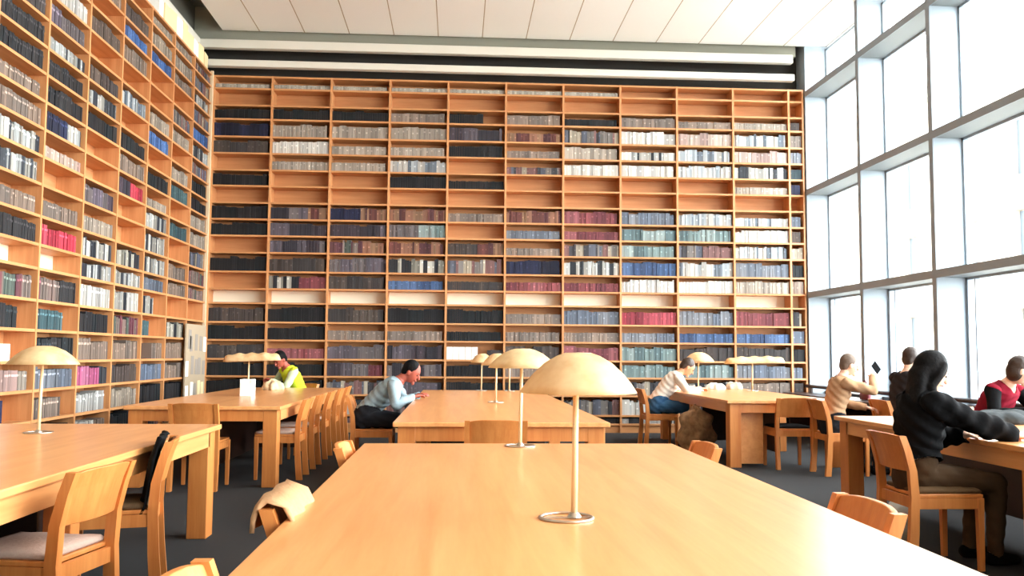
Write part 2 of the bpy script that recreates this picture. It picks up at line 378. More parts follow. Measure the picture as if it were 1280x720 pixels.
# ---- books: the largest three hundred one by one, the rest as one mass
for q in candidates:
    p = q['T'](q['x'], q['v'], q['zb'])
    q['area'] = ray_area(p, q['h'], q['th'] * (1 if q['wall'] == 'b' else .4))
vis = [q for q in candidates if q['wall'] == 'l' and q['bay'] in (4, 5, 6)]
def in_view(q):
    p = q['T'](q['x'], q['v'], q['zb'] + q['h'] / 2) - cam.matrix_world.translation
    d = p.dot(fw); x = 640 + 1124.3 * p.dot(rt) / d; y = 360 - 1124.3 * p.dot(up) / d
    return 4 < x < 1276 and 4 < y < 515
def px(q):
    p = q['T'](q['x'], q['v'], q['zb'] + q['h'] / 2) - cam.matrix_world.translation
    p2 = q['T'](q['x'] + q['th'], q['v'], q['zb'] + q['h'] / 2) - cam.matrix_world.translation
    f1 = 640 + 1124.3 * p.dot(rt) / p.dot(fw); f2 = 640 + 1124.3 * p2.dot(rt) / p2.dot(fw)
    return abs(f2 - f1) * q['h'] * 1124.3 / p.dot(fw)
cand = sorted([q for q in vis if in_view(q)], key=px, reverse=True)[:300]
chosen = set(id(q) for q in cand)
protos = {}
def book_mesh(colr, th, h, dep):
    """a bound book standing on its tail: rounded spine, boards and a page block"""
    mb = MB(); C = srgb(*colr); pg = srgb(226, 216, 196); n0 = 6
    b = .003
    mb.box(-th / 2, -th / 2 + b, .004, dep, 0, h, C).box(th / 2 - b, th / 2, .004, dep, 0, h, C)
    mb.box(-th / 2 + b, th / 2 - b, .006, dep - .004, .003, h - .004, pg)
    pts = [(-th / 2 + th * i / n0, .004 - math.sin(math.pi * i / n0) * .006) for i in range(n0 + 1)]
    for i in range(n0):
        (xa, ya), (xb, yb) = pts[i], pts[i + 1]; base = len(mb.v)
        mb.v += [Vector(p) for p in ((xa, ya, 0), (xb, yb, 0), (xb, .006, 0), (xa, .006, 0), (xa, ya, h), (xb, yb, h), (xb, .006, h), (xa, .006, h))]
        mb.f += [tuple(base + t for t in q) for q in ((0, 3, 2, 1), (4, 5, 6, 7), (0, 1, 5, 4), (1, 2, 6, 5), (2, 3, 7, 6), (3, 0, 4, 7))]; mb.c += [C] * 6
    lb = srgb(*[min(255, c * 1.45 + 18) for c in colr])
    mb.box(-th * .36, th * .36, -.0035, .001, h * .70, h * .80, lb)
    me = mb.mesh('book'); me.materials.append(BOOKM); return me
def cell_place(row):
    d = row - 13
    if d == 0: return 'cream shelf'
    return '%s shelf %s cream shelf' % (ordn(abs(d) - 1), 'below' if d > 0 else 'above')
for q in candidates:
    if id(q) in chosen:
        key = (tuple(int(c / 8) for c in q['c']),)
        me = book_mesh(q['c'], q['th'], q['h'], q['dep'])
        o = bpy.data.objects.new('book', me); COL.objects.link(o)
        o.location = q['T'](q['x'] + q['th'] / 2, q['v'], q['zb'] + .0005); o.rotation_euler = (0, 0, R(90))
        tag(o, '%s book, %s from left, %s, %s bay from corner' % (colour_word(q['c']), ordn(q['i']), cell_place(q['row']), ordn(q['bay'])), 'book', 'books standing on the left wall shelves')
    else:
        a = q['T'](q['x'], q['v'], q['zb'] + .0005); b = q['T'](q['x'] + q['th'], q['v'] + q['dep'], q['zb'] + q['h'])
        C = srgb(*q['c'])
        x0_, x1_ = sorted((a.x, b.x)); y0_, y1_ = sorted((a.y, b.y))
        loosebooks.box(x0_, x1_, y0_, y1_, a.z, b.z, C)
        if (q['i'] * 7 + q['row'] * 3 + q['bay']) % 5 < 2 and max(q['c']) > 60:    # spine label
            L = srgb(*[min(255, c * 1.22 + 8) for c in q['c']]); zk = .5 + .3 * ((q['row'] * 5 + q['i'] // 4) % 3) / 2; z0 = a.z + q['h'] * (zk - .06); z1 = a.z + q['h'] * (zk + .06)
            if q['wall'] == 'b': loosebooks.box(x0_ + q['th'] * .15, x1_ - q['th'] * .15, y0_ - .002, y0_, z0, z1, L)
            else: loosebooks.box(x1_, x1_ + .002, y0_ + q['th'] * .15, y1_ - q['th'] * .15, z0, z1, L)
me = loosebooks.mesh('books'); me.materials.append(BOOKM)
lo = bpy.data.objects.new('books', me); COL.objects.link(lo); lo['kind'] = 'stuff'
tag(lo, 'hundreds of bound books filling the farther shelves of both walls', 'books')

# ---------------------------------------------------------------- tables
def table(x0, x1, y0, y1, label, ends=True):
    cx, cy = (x0 + x1) / 2, (y0 + y1) / 2; a, b = (x1 - x0) / 2, (y1 - y0) / 2
    t = empty('reading_table', (cx, cy, 0), 0, label, 'table', 'long wooden reading tables')
    MB().box(-a, a, -b, b, .715, .75).build('tabletop', TABLEW, t, bevel=.006)
    i = .035
    for s in (-1, 1):
        MB().box(s * (a - i) - .02 * (s > 0), s * (a - i) + .02 * (s < 0), -b + i + .13, b - i - .13, .61, .714).build('apron', TABLEW, t)
        MB().box(-a + i + .13, a - i - .13, s * (b - i) - .02 * (s > 0), s * (b - i) + .02 * (s < 0), .61, .714).build('apron', CHAIRW, t)
    for sx in (-1, 1):
        for sy in (-1, 1):
            x, y = sx * (a - i - .065), sy * (b - i - .08)
            MB().box(x - .065, x + .065, y - .08, y + .08, 0, .714).build('leg', CHAIRW, t, bevel=.005)
        if b > 1.5: 
            x = sx * (a - i - .065)
            MB().box(x - .06, x + .06, -.05, .05, 0, .714).build('leg', CHAIRW, t, bevel=.005)
    MB().box(-.012, .012, -b + .25, b - .25, .14, .70).build('dark_under_panel', DARKW, t)  # dark board added lengthwise to deepen the darkness under the tabletop
    MB().box(-a + .2, -.013, -.012, .012, .14, .70).box(.013, a - .2, -.012, .012, .14, .70).build('shade_cross_panel', DARKW, t)  # crosswise boards, likewise added to block light beneath the table
    return t
table(3.45, 5.19, -13.9, -9.34, 'large glossy reading table filling the foreground, with two lamps on it')
table(3.5, 5.1, -7.8, -1.9, 'long reading table in the middle aisle behind the foreground table')
table(.78, 2.33, -12.6, -8.0, 'long reading table at the left edge, chair with pinkish cushion beside it')
table(.9, 2.33, -5.9, -1.3, 'reading table near the left corner, with an elongated lamp over it')
tbr = table(7.0, 8.35, -4.45, -.9, 'reading table near the back right corner under two lamps')
table(7.15, 8.6, -12.0, -6.95, 'reading table at the right edge where the person with long black hair sits')
MB().box(-.52, -.22, -1.62, -1.60, .03, .70).build('end_panel', TABLEW, tbr)
# ---------------------------------------------------------------- chairs
def make_chair():
    t = empty('library_chair', (0, 0, 0))
    w_, d_ = .22, .21
    # seat
    MB().box(-w_ + .01, w_ - .01, -d_ + .02, d_, .425, .445).build('seat', CHAIRW, t, bevel=.004)
    for s in (-1, 1):
        x = s * (w_ - .018)
        MB().sweep([(x, d_ - .02, 0), (x, d_ - .02, .424)], [.022, .028], 4, False, ref=(1, 1, 0)).build('leg', CHAIRW, t, bevel=.003)
        # rear leg running up as the curved back post
        prof = [(-.235, 0), (-.215, .22), (-.205, .43), (-.215, .58), (-.245, .70), (-.275, .785)]
        mb = MB(); hw = .0185
        for (ya, za), (yb, zb) in zip(prof[:-1], prof[1:]):
            base = len(mb.v); ta = .030 - .012 * za; tq = .030 - .012 * zb; 
            mb.v += [Vector(p) for p in ((x - hw, ya - ta, za), (x + hw, ya - ta, za), (x + hw, ya + ta, za), (x - hw, ya + ta, za), (x - hw, yb - tq, zb), (x + hw, yb - tq, zb), (x + hw, yb + tq, zb), (x - hw, yb + tq, zb))]
            mb.f += [tuple(base + q for q in f) for f in ((0, 3, 2, 1), (4, 5, 6, 7), (0, 1, 5, 4), (1, 2, 6, 5), (2, 3, 7, 6), (3, 0, 4, 7))]; mb.c += [None] * 6
        mb.build('leg', CHAIRW, t)
        MB().box(x - .011, x + .011, -d_ + .03, d_ - .035, .36, .424).build('side_rail', CHAIRW, t)
    MB().box(-w_ + .036, w_ - .036, d_ - .03, d_ - .01, .36, .424).build('front_rail', CHAIRW, t)
    MB().box(-w_ + .036, w_ - .036, -d_ - .005, -d_ + .015, .36, .424).build('rear_rail', CHAIRW, t)
    # wide curved back panel
    mb = MB(); N = 12; zs = [(.575, -.213), (.65, -.231), (.72, -.251), (.792, -.277)]
    g = []
    for off in (-.011, .011):
        for (z, y) in zs:
            for i in range(N + 1):
                u = -1 + 2 * i / N; g.append(Vector((u * (w_ - .036), y + off - .028 * (1 - u * u), z - (.012 * (u ** 4) if z > .78 else 0))))
    mb.v = g; nn = N + 1; hh = len(zs)
    for o_ in (0, 1):
        for r in range(hh - 1):
            for i in range(N):
                a = o_ * hh * nn + r * nn + i; mb.f.append((a, a + 1, a + nn + 1, a + nn))
    for r in (0, hh - 1):
        for i in range(N): a = r * nn + i; mb.f.append((a, a + 1, a + 1 + hh * nn, a + hh * nn))
    for i in (0, N):
        for r in range(hh - 1): a = r * nn + i; mb.f.append((a, a + nn, a + nn + hh * nn, a + hh * nn))
    mb.c = [None] * len(mb.f); mb.build('backrest', CHAIRW, t, smooth=False, bevel=.004)
    return t
def cushion(t, m_, w_=.19):
    mb = MB(); N = 8; pts = []
    for k, z in ((0, .446), (1, .458), (2, .474)):
        for i in range(N + 1):
            for j in range(N + 1):
                u, v = -1 + 2 * i / N, -1 + 2 * j / N; q = (1, 1.04, .96)[k]
                zz = z + (.016 * (1 - u * u) * (1 - v * v) + random.uniform(-.002, .002) if k == 2 else 0)
                pts.append(Vector((u * w_ * q, v * w_ * q + .015, zz)))
    mb.v = pts; n1 = N + 1; L = n1 * n1
    for i in range(N):
        for j in range(N):
            a = i * n1 + j; mb.f.append((a, a + 1, a + n1 + 1, a + n1)); b = a + 2 * L; mb.f.append((b, b + n1, b + n1 + 1, b + 1))
    for k in (0, 1):
        for i in range(N):
            for (a, b) in ((i, i + 1), (i + N * n1, i + 1 + N * n1), (i * n1, (i + 1) * n1), (i * n1 + N, (i + 1) * n1 + N)): 
                mb.f.append((k * L + a, k * L + b, (k + 1) * L + b, (k + 1) * L + a))
    mb.c = [None] * len(mb.f)
    o = mb.build('cushion', m_, t, smooth=True); o['label'] = {'pinkish_grey_fabric': 'pinkish-grey seat cushion', 'brown_fabric': 'brown seat cushion', 'tan_fabric': 'tan seat cushion'}.get(m_.name, 'dark seat cushion'); return o
ch0 = make_chair(); first = [True]
def chair(x, y, deg, label, cush=None, rub=0):
    c = ch0 if first[0] else copy_tree(ch0)
    if first[0]: first[0] = False
    c.location = (x, y, 0); c.rotation_euler = (0, 0, R(deg)); tag(c, label, 'chair', 'wooden library chairs'); c['cu'] = 1; del c['cu']
    pend.append((c, cush)); return c
pend = []
FL = 90; FR = -90   # facing -x, facing +x
chair(2.26, -10.6, 80, 'wooden chair with pinkish cushion at the near left table, nearest the camera', CUSH)
cbl = chair(2.17, -9.52, 104, 'wooden chair with a black jacket at the far end of the near left table', CUSHB)
chair(1.6, -5.86, 0, 'wooden chair at the near end of the left back table, back to camera')
for i, (yy, wd) in enumerate(((-5.15, 'nearest'), (-4.3, 'second'), (-3.4, 'third'), (-2.5, 'fourth'), (-1.72, 'last'))):
    chair(2.19, yy, FL, 'wooden chair at the aisle side of the left back table, %s along the row' % wd, CUSH if i < 3 else None)
chair(4.24, -7.83, 0, 'wooden chair pushed under the near end of the middle table')
chair(7.72, -4.36, 0, 'wooden chair with dark seat at the near end of the back right table', BLACKF)
cw = chair(6.86, -9.03, FR, 'wooden chair with brown cushion under the black-haired person in black', CUSHB)
chair(5.0, -11.6, FL, 'wooden chair whose rounded back shows past the foreground table, near right')
chair(5.0, -9.74, FL, 'wooden chair by the far right corner of the foreground table')
cfl = chair(3.675, -11.48, FR, 'tan-draped wooden chair at the left side of the foreground table')
chair(3.67, -12.55, FR, 'wooden chair at the left side of the foreground table, nearest the bottom edge')
chair(3.66, -9.75, FR, 'wooden chair near the far left corner of the foreground table')
cp3 = chair(6.78, -2.0, FR, 'wooden chair under the person in the pale shirt and blue jeans')
cp2 = chair(3.08, -4.55, FR, 'wooden chair under the person in the grey-blue shirt at the middle table')
cp1 = chair(1.56, -.84, 130, 'wooden chair under the person in neon yellow by the left shelves')
cp4 = chair(8.08, -4.95, FR, 'wooden chair under the person in the cream coat holding a phone')
cp6 = chair(8.80, -4.9, FR, 'wooden chair under the person in the dark jacket facing the windows')
cp7 = chair(8.74, -6.5, 205, 'wooden chair under the person in the red and black top')
for c, cu in pend:
    if cu: cushion(c, cu)

# ---------------------------------------------------------------- lamps
def lamp_base(t, px_=.0):
    ring = MB().lathe([(.082, 0), (.086, .002), (.086, .005), (.080, .008), (.074, .005), (.074, .002)], closed=True).build('base_ring', CHROME, t, smooth=True)
    MB().box(-.073, .073, -.007, .007, .001, .005).build('base_bar', CHROME, ring)
    MB().lathe([(.022, .005), (.021, .008), (.013, .018), (.006, .02)], (px_, 0, 0), 18).build('pole_foot', CHROME, ring)
    MB().sweep([(px_, 0, .004), (px_ + .006, 0, .44)], [.0105, .0085], 14, False).build('pole', POLEM, t, smooth=True)
def dome_lamp(x, y, label, px_=.022, z=.75, r=.18, rz=0, hs=1.0, dz=0.0):
    t = empty('table_lamp', (x, y, z), rz, label, 'lamp', 'table lamps with cream shades'); lamp_base(t, px_)
    cx = px_ + .012; NS = 20
    prof = [(q * r / .18, h) for q, h in ((.18, .383), (.163, .410), (.139, .440), (.104, .473), (.066, .495), (.043, .503), (.036, .504))]
    prof = [(rr, .504 + dz + (z0 - .504) * hs) for rr, z0 in prof]
    mb = MB()
    for i, (rr, z0) in enumerate(prof):
        for k in range(NS):
            a = 2 * math.pi * (k + .5) / NS; mb.v.append(Vector((cx + rr * math.cos(a), rr * math.sin(a), z0)))
    for i in range(len(prof) - 1):
        for k in range(NS):
            a = i * NS + k; b = i * NS + (k + 1) % NS; mb.f.append((a, b, b + NS, a + NS)); mb.c.append(None)
    shd = mb.build('lamp_shade', SHADE, t, smooth=True, solid=.003)
    MB().lathe([(.041, .503 + dz), (.041, .506 + dz), (.012, .5065 + dz), (.002, .507 + dz)], (cx, 0, 0), 20).build('finial', POLEM, shd, smooth=False)
    MB().lathe([(.012, .40 + dz), (.014, .42 + dz), (.024, .44 + dz), (.026, .458 + dz), (.018, .474 + dz), (.004, .48 + dz)], (cx - .005, .0, 0), 18).build('bulb', WHITE, t, smooth=True)
    return t
def long_lamp(x, y, half, label, z=.75, off=0):
    """lamp with a shallow boat-shaped shade along x"""
    t = empty('table_lamp', (x, y, z), 0, label, 'lamp', 'table lamps with long shallow shades'); lamp_base(t, 0)
    mb = MB(); N = 26; M_ = 8
    for i in range(N + 1):
        u = -1 + 2 * i / N; wdt = .11 * (max(0.0, 1 - u ** 4)) ** .5 + .004; hh = .075 * (max(0, 1 - abs(u) ** 5)) ** .5 + .02 + .008 * math.sin(i * 1.1)
        for k in range(M_ + 1):
            a = math.pi * k / M_; mb.v.append(Vector((u * half + off, wdt * math.cos(a), .395 + hh * math.sin(a) + .012 * u)))
    for i in range(N):
        for k in range(M_):
            a = i * (M_ + 1) + k; mb.f.append((a, a + 1, a + M_ + 2, a + M_ + 1)); mb.c.append(None)
    mb.build('lamp_shade', SHADE, t, smooth=True, solid=.004)
    MB().sweep([(-half * .6 + off, 0, .43), (half * .6 + off, 0, .43)], [.013, .013], 10).build('bulb', WHITE, t, smooth=True)
    return t
dome_lamp(4.30, -11.66, 'cream dome table lamp nearest the camera on the foreground table', .024)
dome_lamp(4.31, -9.42-.08, 'cream table lamp at the far edge of the foreground table, behind the nearest lamp', .0, r=.19, hs=.85, dz=.025)
dome_lamp(4.37, -5.05, 'cream table lamp halfway along the middle table', .0, r=.16)
dome_lamp(4.30, -2.1, 'cream table lamp at the far end of the middle table, left one of two', .0, r=.16)
dome_lamp(4.68, -2.15, 'cream table lamp at the far end of the middle table, right one of two', .0, r=.16)
dome_lamp(1.41, -8.72, 'cream table lamp on the near left table', .0, r=.205, hs=.92, dz=.025)
long_lamp(1.46, -3.4, .34, 'long shallow cream lamp on the left back table', off=.04)
dome_lamp(7.40, -1.75, 'cream table lamp on the back right table beside the person in the pale shirt', .0, r=.22, hs=1.1, dz=.04)
long_lamp(8.2, -1.7, .44, 'long shallow cream lamp at the window side of the back right table', off=.04)
bpy.context.view_layer.update()

# ---------------------------------------------------------------- people
SKINS = {}
def skin_mat(name, c): return mat(name, srgb(*c), .55, noise=.06, nscale=12)
SK_LIGHT = skin_mat('skin_light', (236, 190, 164)); SK_TAN = skin_mat('skin_tan', (198, 140, 104)); SK_RED = skin_mat('skin_ruddy', (168, 84, 66))
HAIRB = mat('black_hair', srgb(12, 10, 11), .7, spec=.15, noise=.3, nscale=60, bump=.4); HAIRD = mat('brown_hair', srgb(54, 36, 26), .5, noise=.3, nscale=60, bump=.4); HAIRG = mat('greying_brown_hair', srgb(112, 92, 78), .6, noise=.4, nscale=50, bump=.4)
EYEM = mat('dark_eye', srgb(26, 20, 18), .2); LIPM = mat('lips', srgb(176, 96, 88), .5)
def cloth(name, c, n=.15): return mat(name, srgb(*c), .9, noise=n, nscale=14, bump=.5, spec=.12)
def ik(a, t, l1, l2, hint):
    a, t = Vector(a), Vector(t); d = t - a; L = min(d.length, (l1 + l2) * .995); dn = d.normalized(); x = (l1 * l1 - l2 * l2 + L * L) / (2 * L)
    h = max(0, l1 * l1 - x * x) ** .5; hv = Vector(hint); hv = (hv - dn * hv.dot(dn)).normalized()
    return a + dn * x + hv * h, a + dn * L
def person(label, loc, deg, shirt, pants, skin, hairm, lean=.3, side=0, hands=None, neckf=.35, turn=0, nod=.25, hair='short', sleeve='long', seat=.475, knees=.42, sc=1.0, shoes=None, twist=0, feet=None, sleeves=None, loose=0):
    root = empty('person', (loc[0], loc[1], 0), R(deg), label, 'person')
    bones = []   # (a, b, tag, radius)
    body = MB()
    def limb(pts, rad, tg, ref=None, seg=14):
        body.sweep(pts, rad, seg, True, ref)
        for p, q in zip(pts[:-1], pts[1:]): bones.append((Vector(p), Vector(q), tg))
    s = Vector((math.sin(side), math.sin(lean), math.cos(lean) * math.cos(side))).normalized()
    sxd = Vector((math.cos(twist), math.sin(twist), 0)); sxd = (sxd - s * sxd.dot(s)).normalized()
    P = Vector((0, -.06, seat + .10)); s2 = (s + Vector((0, .35, -.12)) * lean).normalized()
    wst = P + s * .17; chs = wst + s2 * .17; sho = chs + s2 * .13; nk = sho + s2 * .05
    hd = Vector((math.sin(side) * .5, math.sin(lean * .6 + neckf), math.cos(lean * .6 + neckf))).normalized()
    ntop = nk + hd * .075
    # torso
    body.sweep([P - s * .06, P + s * .03, wst, chs, sho, nk], [(.165, .115), (.172, .12), (.135, .10), (.158, .115), (.15, .095), (.07, .065)], 24, True, ref=sxd)
    for a, b in ((P - s * .08, P), ): bones.append((a, b, 'pants'))
    for a, b in ((P + s * .04, wst), (wst, chs), (chs, sho)): bones.append((a, b, 'shirt'))
    bones.append((chs - sxd * .1, chs + sxd * .1, 'shirt')); bones.append((sho - sxd * .16, sho + sxd * .16, 'shirt'))
    limb([nk - hd * .02, ntop + hd * .02], [.055, .05], 'skin')
    # head frame
    yaw = Matrix.Rotation(turn, 3, 'Z'); f = (yaw @ Vector((0, math.cos(nod), -math.sin(nod)))).normalized(); x = f.cross(Vector((0, 0, 1))).normalized(); u = x.cross(f).normalized()
    HM = Matrix((x, f, u)).transposed(); hc = ntop + hd * .085 + f * .02
    def hp(a, b, c): return hc + HM @ Vector((a, b, c))
    def headfn(p):
        q = p.copy()
        if q.z < 0: k = 1 + q.z / .118 * .30; q.x *= k; q.y = q.y * (1 + q.z / .118 * .12) + (-q.z) * .10
        if q.y > .05 and abs(q.z) < .03: q.y -= .006 * (1 - abs(q.z) / .03)       # eye hollow
        return q
    body.ell(hc, (.076, .095, .118), HM, 28, 20, headfn); bones.append((hp(0, 0, -.06), hp(0, 0, .08), 'skin')); bones.append((hp(0, .05, -.08), hp(0, .06, .05), 'skin'))
    body.sweep([hp(0, .088, .02), hp(0, .104, -.008), hp(0, .112, -.026)], [.007, .011, .014], 10)          # nose
    body.sweep([hp(0, .078, -.098), hp(0, .074, -.085)], [.020, .018], 10)                                # chin
    body.sweep([hp(-.02, .090, -.055), hp(.02, .090, -.055)], [.007, .007], 8)                            # lips
    for e in (-1, 1): body.ell(hp(e * .078, -.008, -.012), (.011, .020, .031), HM, 10, 8)                 # ears
    # arms and hands
    hands = hands or ((-.16, .52, .80), (.16, .52, .80))
    for e, tgt in zip((-1, 1), hands):
        S0 = sho + sxd * (e * .165) - s2 * .015
        el, wr = ik(S0, tgt, .285, .25, (e * .9, -.25, -.7))
        limb([S0, S0.lerp(el, .5), el], [.056, .048, .042], 'sleeve'); limb([el, el.lerp(wr, .35), wr], [.042, .04, .026], 'sleeve' if sleeve == 'long' else 'skin')
        d = (wr - el).normalized(); d = (d + Vector((0, .15, -.1 if d.z > 0 else 0))).normalized(); sd = d.cross(Vector((0, 0, 1))).normalized(); un = sd.cross(d).normalized()
        palm = wr + d * .085
        limb([wr + d * .01, wr + d * .05, palm], [(.026, .018), (.036, .015), (.040, .013)], 'skin', ref=sd, seg=14)
        for i, (o, L) in enumerate(((-.030, .062), (-.010, .074), (.010, .070), (.029, .055))):
            b0 = palm + sd * o - d * .01; b1 = b0 + d * (L * .5) - un * .004; b2 = b1 + d * (L * .36) - un * (L * .30); b3 = b2 + d * (L * .12) - un * (L * .28)
            limb([b0, b1, b2, b3], [.0092, .0088, .0082, .0074], 'skin', seg=8)
        tb = wr + d * .03 - sd * (e * .024); t1 = tb - sd * (e * .026) + d * .028 - un * .006; t2 = t1 + d * .030 - un * .010 - sd * (e * .004)
        limb([tb, t1, t2], [.014, .011, .009], 'skin', seg=8)
    # legs
    for i, e in enumerate((-1, 1)):
        hip = P + Vector((e * .09, .02, -.02)); kn = Vector((e * .11, knees, seat + .045)); fy = (feet or (.36, .40))[i]
        an = Vector((e * .11, fy, .085)); ty = an + Vector((0, .13, -.045))
        limb([hip, hip.lerp(kn, .5), kn], [.088, .078, .058], 'pants'); limb([kn, kn.lerp(an, .35), an], [.056, .054, .038], 'pants')
        limb([an + Vector((0, -.035, -.04)), an + Vector((0, .04, -.04)), ty], [(.036, .038), (.04, .04), (.043, .028)], 'shoe', ref=(1, 0, 0))
    me = body.mesh('body'); o = bpy.data.objects.new('tmp_body', me); COL.objects.link(o)
    md = o.modifiers.new('r', 'REMESH'); md.mode = 'VOXEL'; md.voxel_size = .0065; sm = o.modifiers.new('s', 'SMOOTH'); sm.iterations = 3; sm.factor = .5
    dg = bpy.context.evaluated_depsgraph_get(); bme = bpy.data.meshes.new_from_object(o.evaluated_get(dg)); bpy.data.objects.remove(o); bpy.data.meshes.remove(me)
    bme.name = 'body'; bme.materials.clear(); bme.materials.append(skin); bme.polygons.foreach_set('use_smooth', [True] * len(bme.polygons))
    bo = bpy.data.objects.new('body', bme); COL.objects.link(bo); bo.parent = root
    def near(c):
        best, bt = 9, None
        for a, b, tg in bones:
            ab = b - a; t = max(0, min(1, (c - a).dot(ab) / ab.length_squared)); dd = (a + ab * t - c).length - (.09 if tg == 'shirt' and a.z > P.z and abs((a - b).length) > .1 and (a - sho).length < .4 and False else 0)
            if dd < best: best, bt = dd, tg
        return bt
    tags = [near(p.center) for p in bme.polygons]
    vn = [v.normal.copy() for v in bme.vertices]
    # neckline: shirt faces close to the neck top become skin through the bone choice above
    def garment(name, tg, m_, off, wob):
        idx = {}; vs = []; fs = []
        for p, t in zip(bme.polygons, tags):
            if t != tg: continue
            f_ = []
            for v in p.vertices:
                if v not in idx:
                    co = bme.vertices[v].co; k = off + wob * (math.sin(co.z * 55 + co.x * 40) * math.sin(co.y * 48 + co.z * 17) + .3)
                    idx[v] = len(vs); vs.append(co + vn[v] * k)
                f_.append(idx[v])
            fs.append(f_)
        if not fs: return
        g = bpy.data.meshes.new(name); g.from_pydata([tuple(v) for v in vs], [], fs); g.materials.append(m_); g.polygons.foreach_set('use_smooth', [True] * len(fs))
        go = bpy.data.objects.new(name, g); COL.objects.link(go); go.parent = root
        q = go.modifiers.new('s', 'SOLIDIFY'); q.thickness = .006; q.offset = -1
        return go
    if sleeves is None: tags[:] = ['shirt' if q == 'sleeve' else q for q in tags]
    else: garment('sleeve', 'sleeve', sleeves, .009, .005)
    garment('shirt', 'shirt', shirt, .011 + loose, .006 + loose * .3); garment('trousers', 'pants', pants, .009, .004); 
    cs = [p.center.x for p in bme.polygons]
    for sd_ in (-1, 1):
        keep = tags[:]; tags[:] = ['shoe_' if (t == 'shoe' and cx_ * sd_ > 0) else t for t, cx_ in zip(keep, cs)]
        garment('shoe', 'shoe_', shoes or BLACKF, .005, 0); tags[:] = keep
    # hair
    h = MB()
    def cap(p):
        q = p.copy()
        if q.y > 0: q.y *= .80 if q.z < .03 else .96
        return q
    if hair == 'long':
        h.ell(hp(0, -.022, .022), (.096, .108, .120), HM, 26, 18)
        bk = sxd.cross(s)
        if bk.y > 0: bk = -bk
        back = [hp(0, -.045, .02), hp(0, -.07, -.06), nk + bk * .045 + s * .02, sho + bk * .075, chs + bk * .10 + s * .04]
        h.sweep(back, [(.09, .07), (.095, .062), (.105, .055), (.12, .04), (.10, .03)], 22, True, ref=x)
        for e in (-1, 1): h.sweep([hp(e * .068, .02, .06), hp(e * .088, .02, -.02), hp(e * .088, .0, -.10), nk + sxd * (e * .085) + Vector((0, .03, -.05))], [.03, .028, .034, .03], 12)
    else:
        def shortfn(p):
            q = p.copy(); fz = q.z / .12; q *= 1 + .025 * math.sin(q.x * 120) * math.sin(q.y * 90 + q.z * 70)
            return q
        h.ell(hp(0, -.022, .036), (.084, .094, .096), HM, 28, 18, shortfn)
        h.ell(hp(0, -.055, -.01), (.074, .056, .075), HM, 22, 14, shortfn)
        if hair == 'fringe': h.sweep([hp(-.05, .06, .078), hp(0, .078, .082), hp(.055, .062, .075)], [.02, .022, .02], 10); h.ell(hp(0, -.03, -.03), (.088, .07, .085), HM, 20, 14)
    me = h.mesh('hair'); o = bpy.data.objects.new('tmp_hair', me); COL.objects.link(o); md = o.modifiers.new('r', 'REMESH'); md.mode = 'VOXEL'; md.voxel_size = .008
    sm = o.modifiers.new('s', 'SMOOTH'); sm.iterations = 4
    dg = bpy.context.evaluated_depsgraph_get(); hm = bpy.data.meshes.new_from_object(o.evaluated_get(dg)); bpy.data.objects.remove(o)
    hm.materials.clear(); hm.materials.append(hairm); hm.polygons.foreach_set('use_smooth', [True] * len(hm.polygons)); ho = bpy.data.objects.new('hair', hm); COL.objects.link(ho); ho.parent = root
    ey = MB()
    for e in (-1, 1): ey.ell(hp(e * .031, .083, .004), (.0125, .008, .007), HM, 10, 8); ey.sweep([hp(e * .017, .093, .026), hp(e * .045, .085, .027)], [.0035, .003], 6)
    ey.build('eyes', EYEM, bo, smooth=True)
    MB().sweep([hp(-.021, .0965, -.056), hp(.021, .0965, -.056)], [(.003, .0045), (.003, .0045)], 8).build('lips', LIPM, bo, smooth=True)
    root.scale = (sc, sc, sc)
    return root, hp

BLK = cloth('black_knit', (11, 11, 13)); BRNT = cloth('brown_trousers', (72, 54, 38)); DJK = cloth('dark_jacket', (40, 34, 34)); REDT = cloth('dark_red_knit', (134, 26, 44)); NEON = cloth('neon_yellow_fabric', (218, 236, 60)); SAGE = cloth('pale_green_fabric', (198, 214, 176))
PALE = cloth('pale_shirt', (232, 218, 204), .2); BLUEJ = cloth('blue_denim', (56, 92, 128)); GBLUE = cloth('grey_blue_shirt', (146, 164, 172), .25); DKJ = cloth('dark_trousers', (38, 40, 46)); CREAMC = cloth('cream_coat', (186, 146, 112))
person('person with long black hair in black top sitting at right edge table, head bowed', (6.84, -9.0), -90, BLK, BRNT, SK_LIGHT, HAIRB, lean=.10, neckf=.25, nod=.45, turn=-.1, hair='long', hands=((-.02, .30, .82), (.20, .60, .80)), sc=.94, loose=.02)
person('person in pale shirt and blue jeans leaning onto the back right table', (6.80, -2.0), -90, PALE, BLUEJ, SK_TAN, HAIRD, lean=.52, neckf=.5, nod=.7, hands=((-.16, .52, .79), (.18, .50, .79)))
person('person in grey-blue shirt hunched over the left edge of the middle table', (3.04, -4.55), -90, GBLUE, DKJ, SK_RED, HAIRB, lean=.62, neckf=.45, nod=.55, turn=-.2, hands=((-.14, .50, .79), (.2, .46, .79)), knees=.38)
r1, _ = person('person in neon yellow vest reading behind the left back table', (1.60, -.80), 128, NEON, DKJ, SK_RED, HAIRB, lean=.4, neckf=.4, nod=.6, turn=.2, hands=((.0, .40, .84), (.2, .36, .84)), sleeves=SAGE)
r4, hp4 = person('person in cream coat with greying hair raising a phone near the windows', (8.04, -4.95), -90, CREAMC, DKJ, SK_LIGHT, HAIRG, lean=.2, neckf=.3, nod=.25, hands=((-.1, .38, .74), (.05, .40, 1.08)), sc=.95)
person('person in dark jacket behind the black-haired person, facing the window counter', (8.80, -4.9), -75, DJK, DKJ, SK_LIGHT, HAIRD, lean=.2, neckf=.15, nod=.15, hands=((-.16, .44, .70), (.16, .44, .70)))
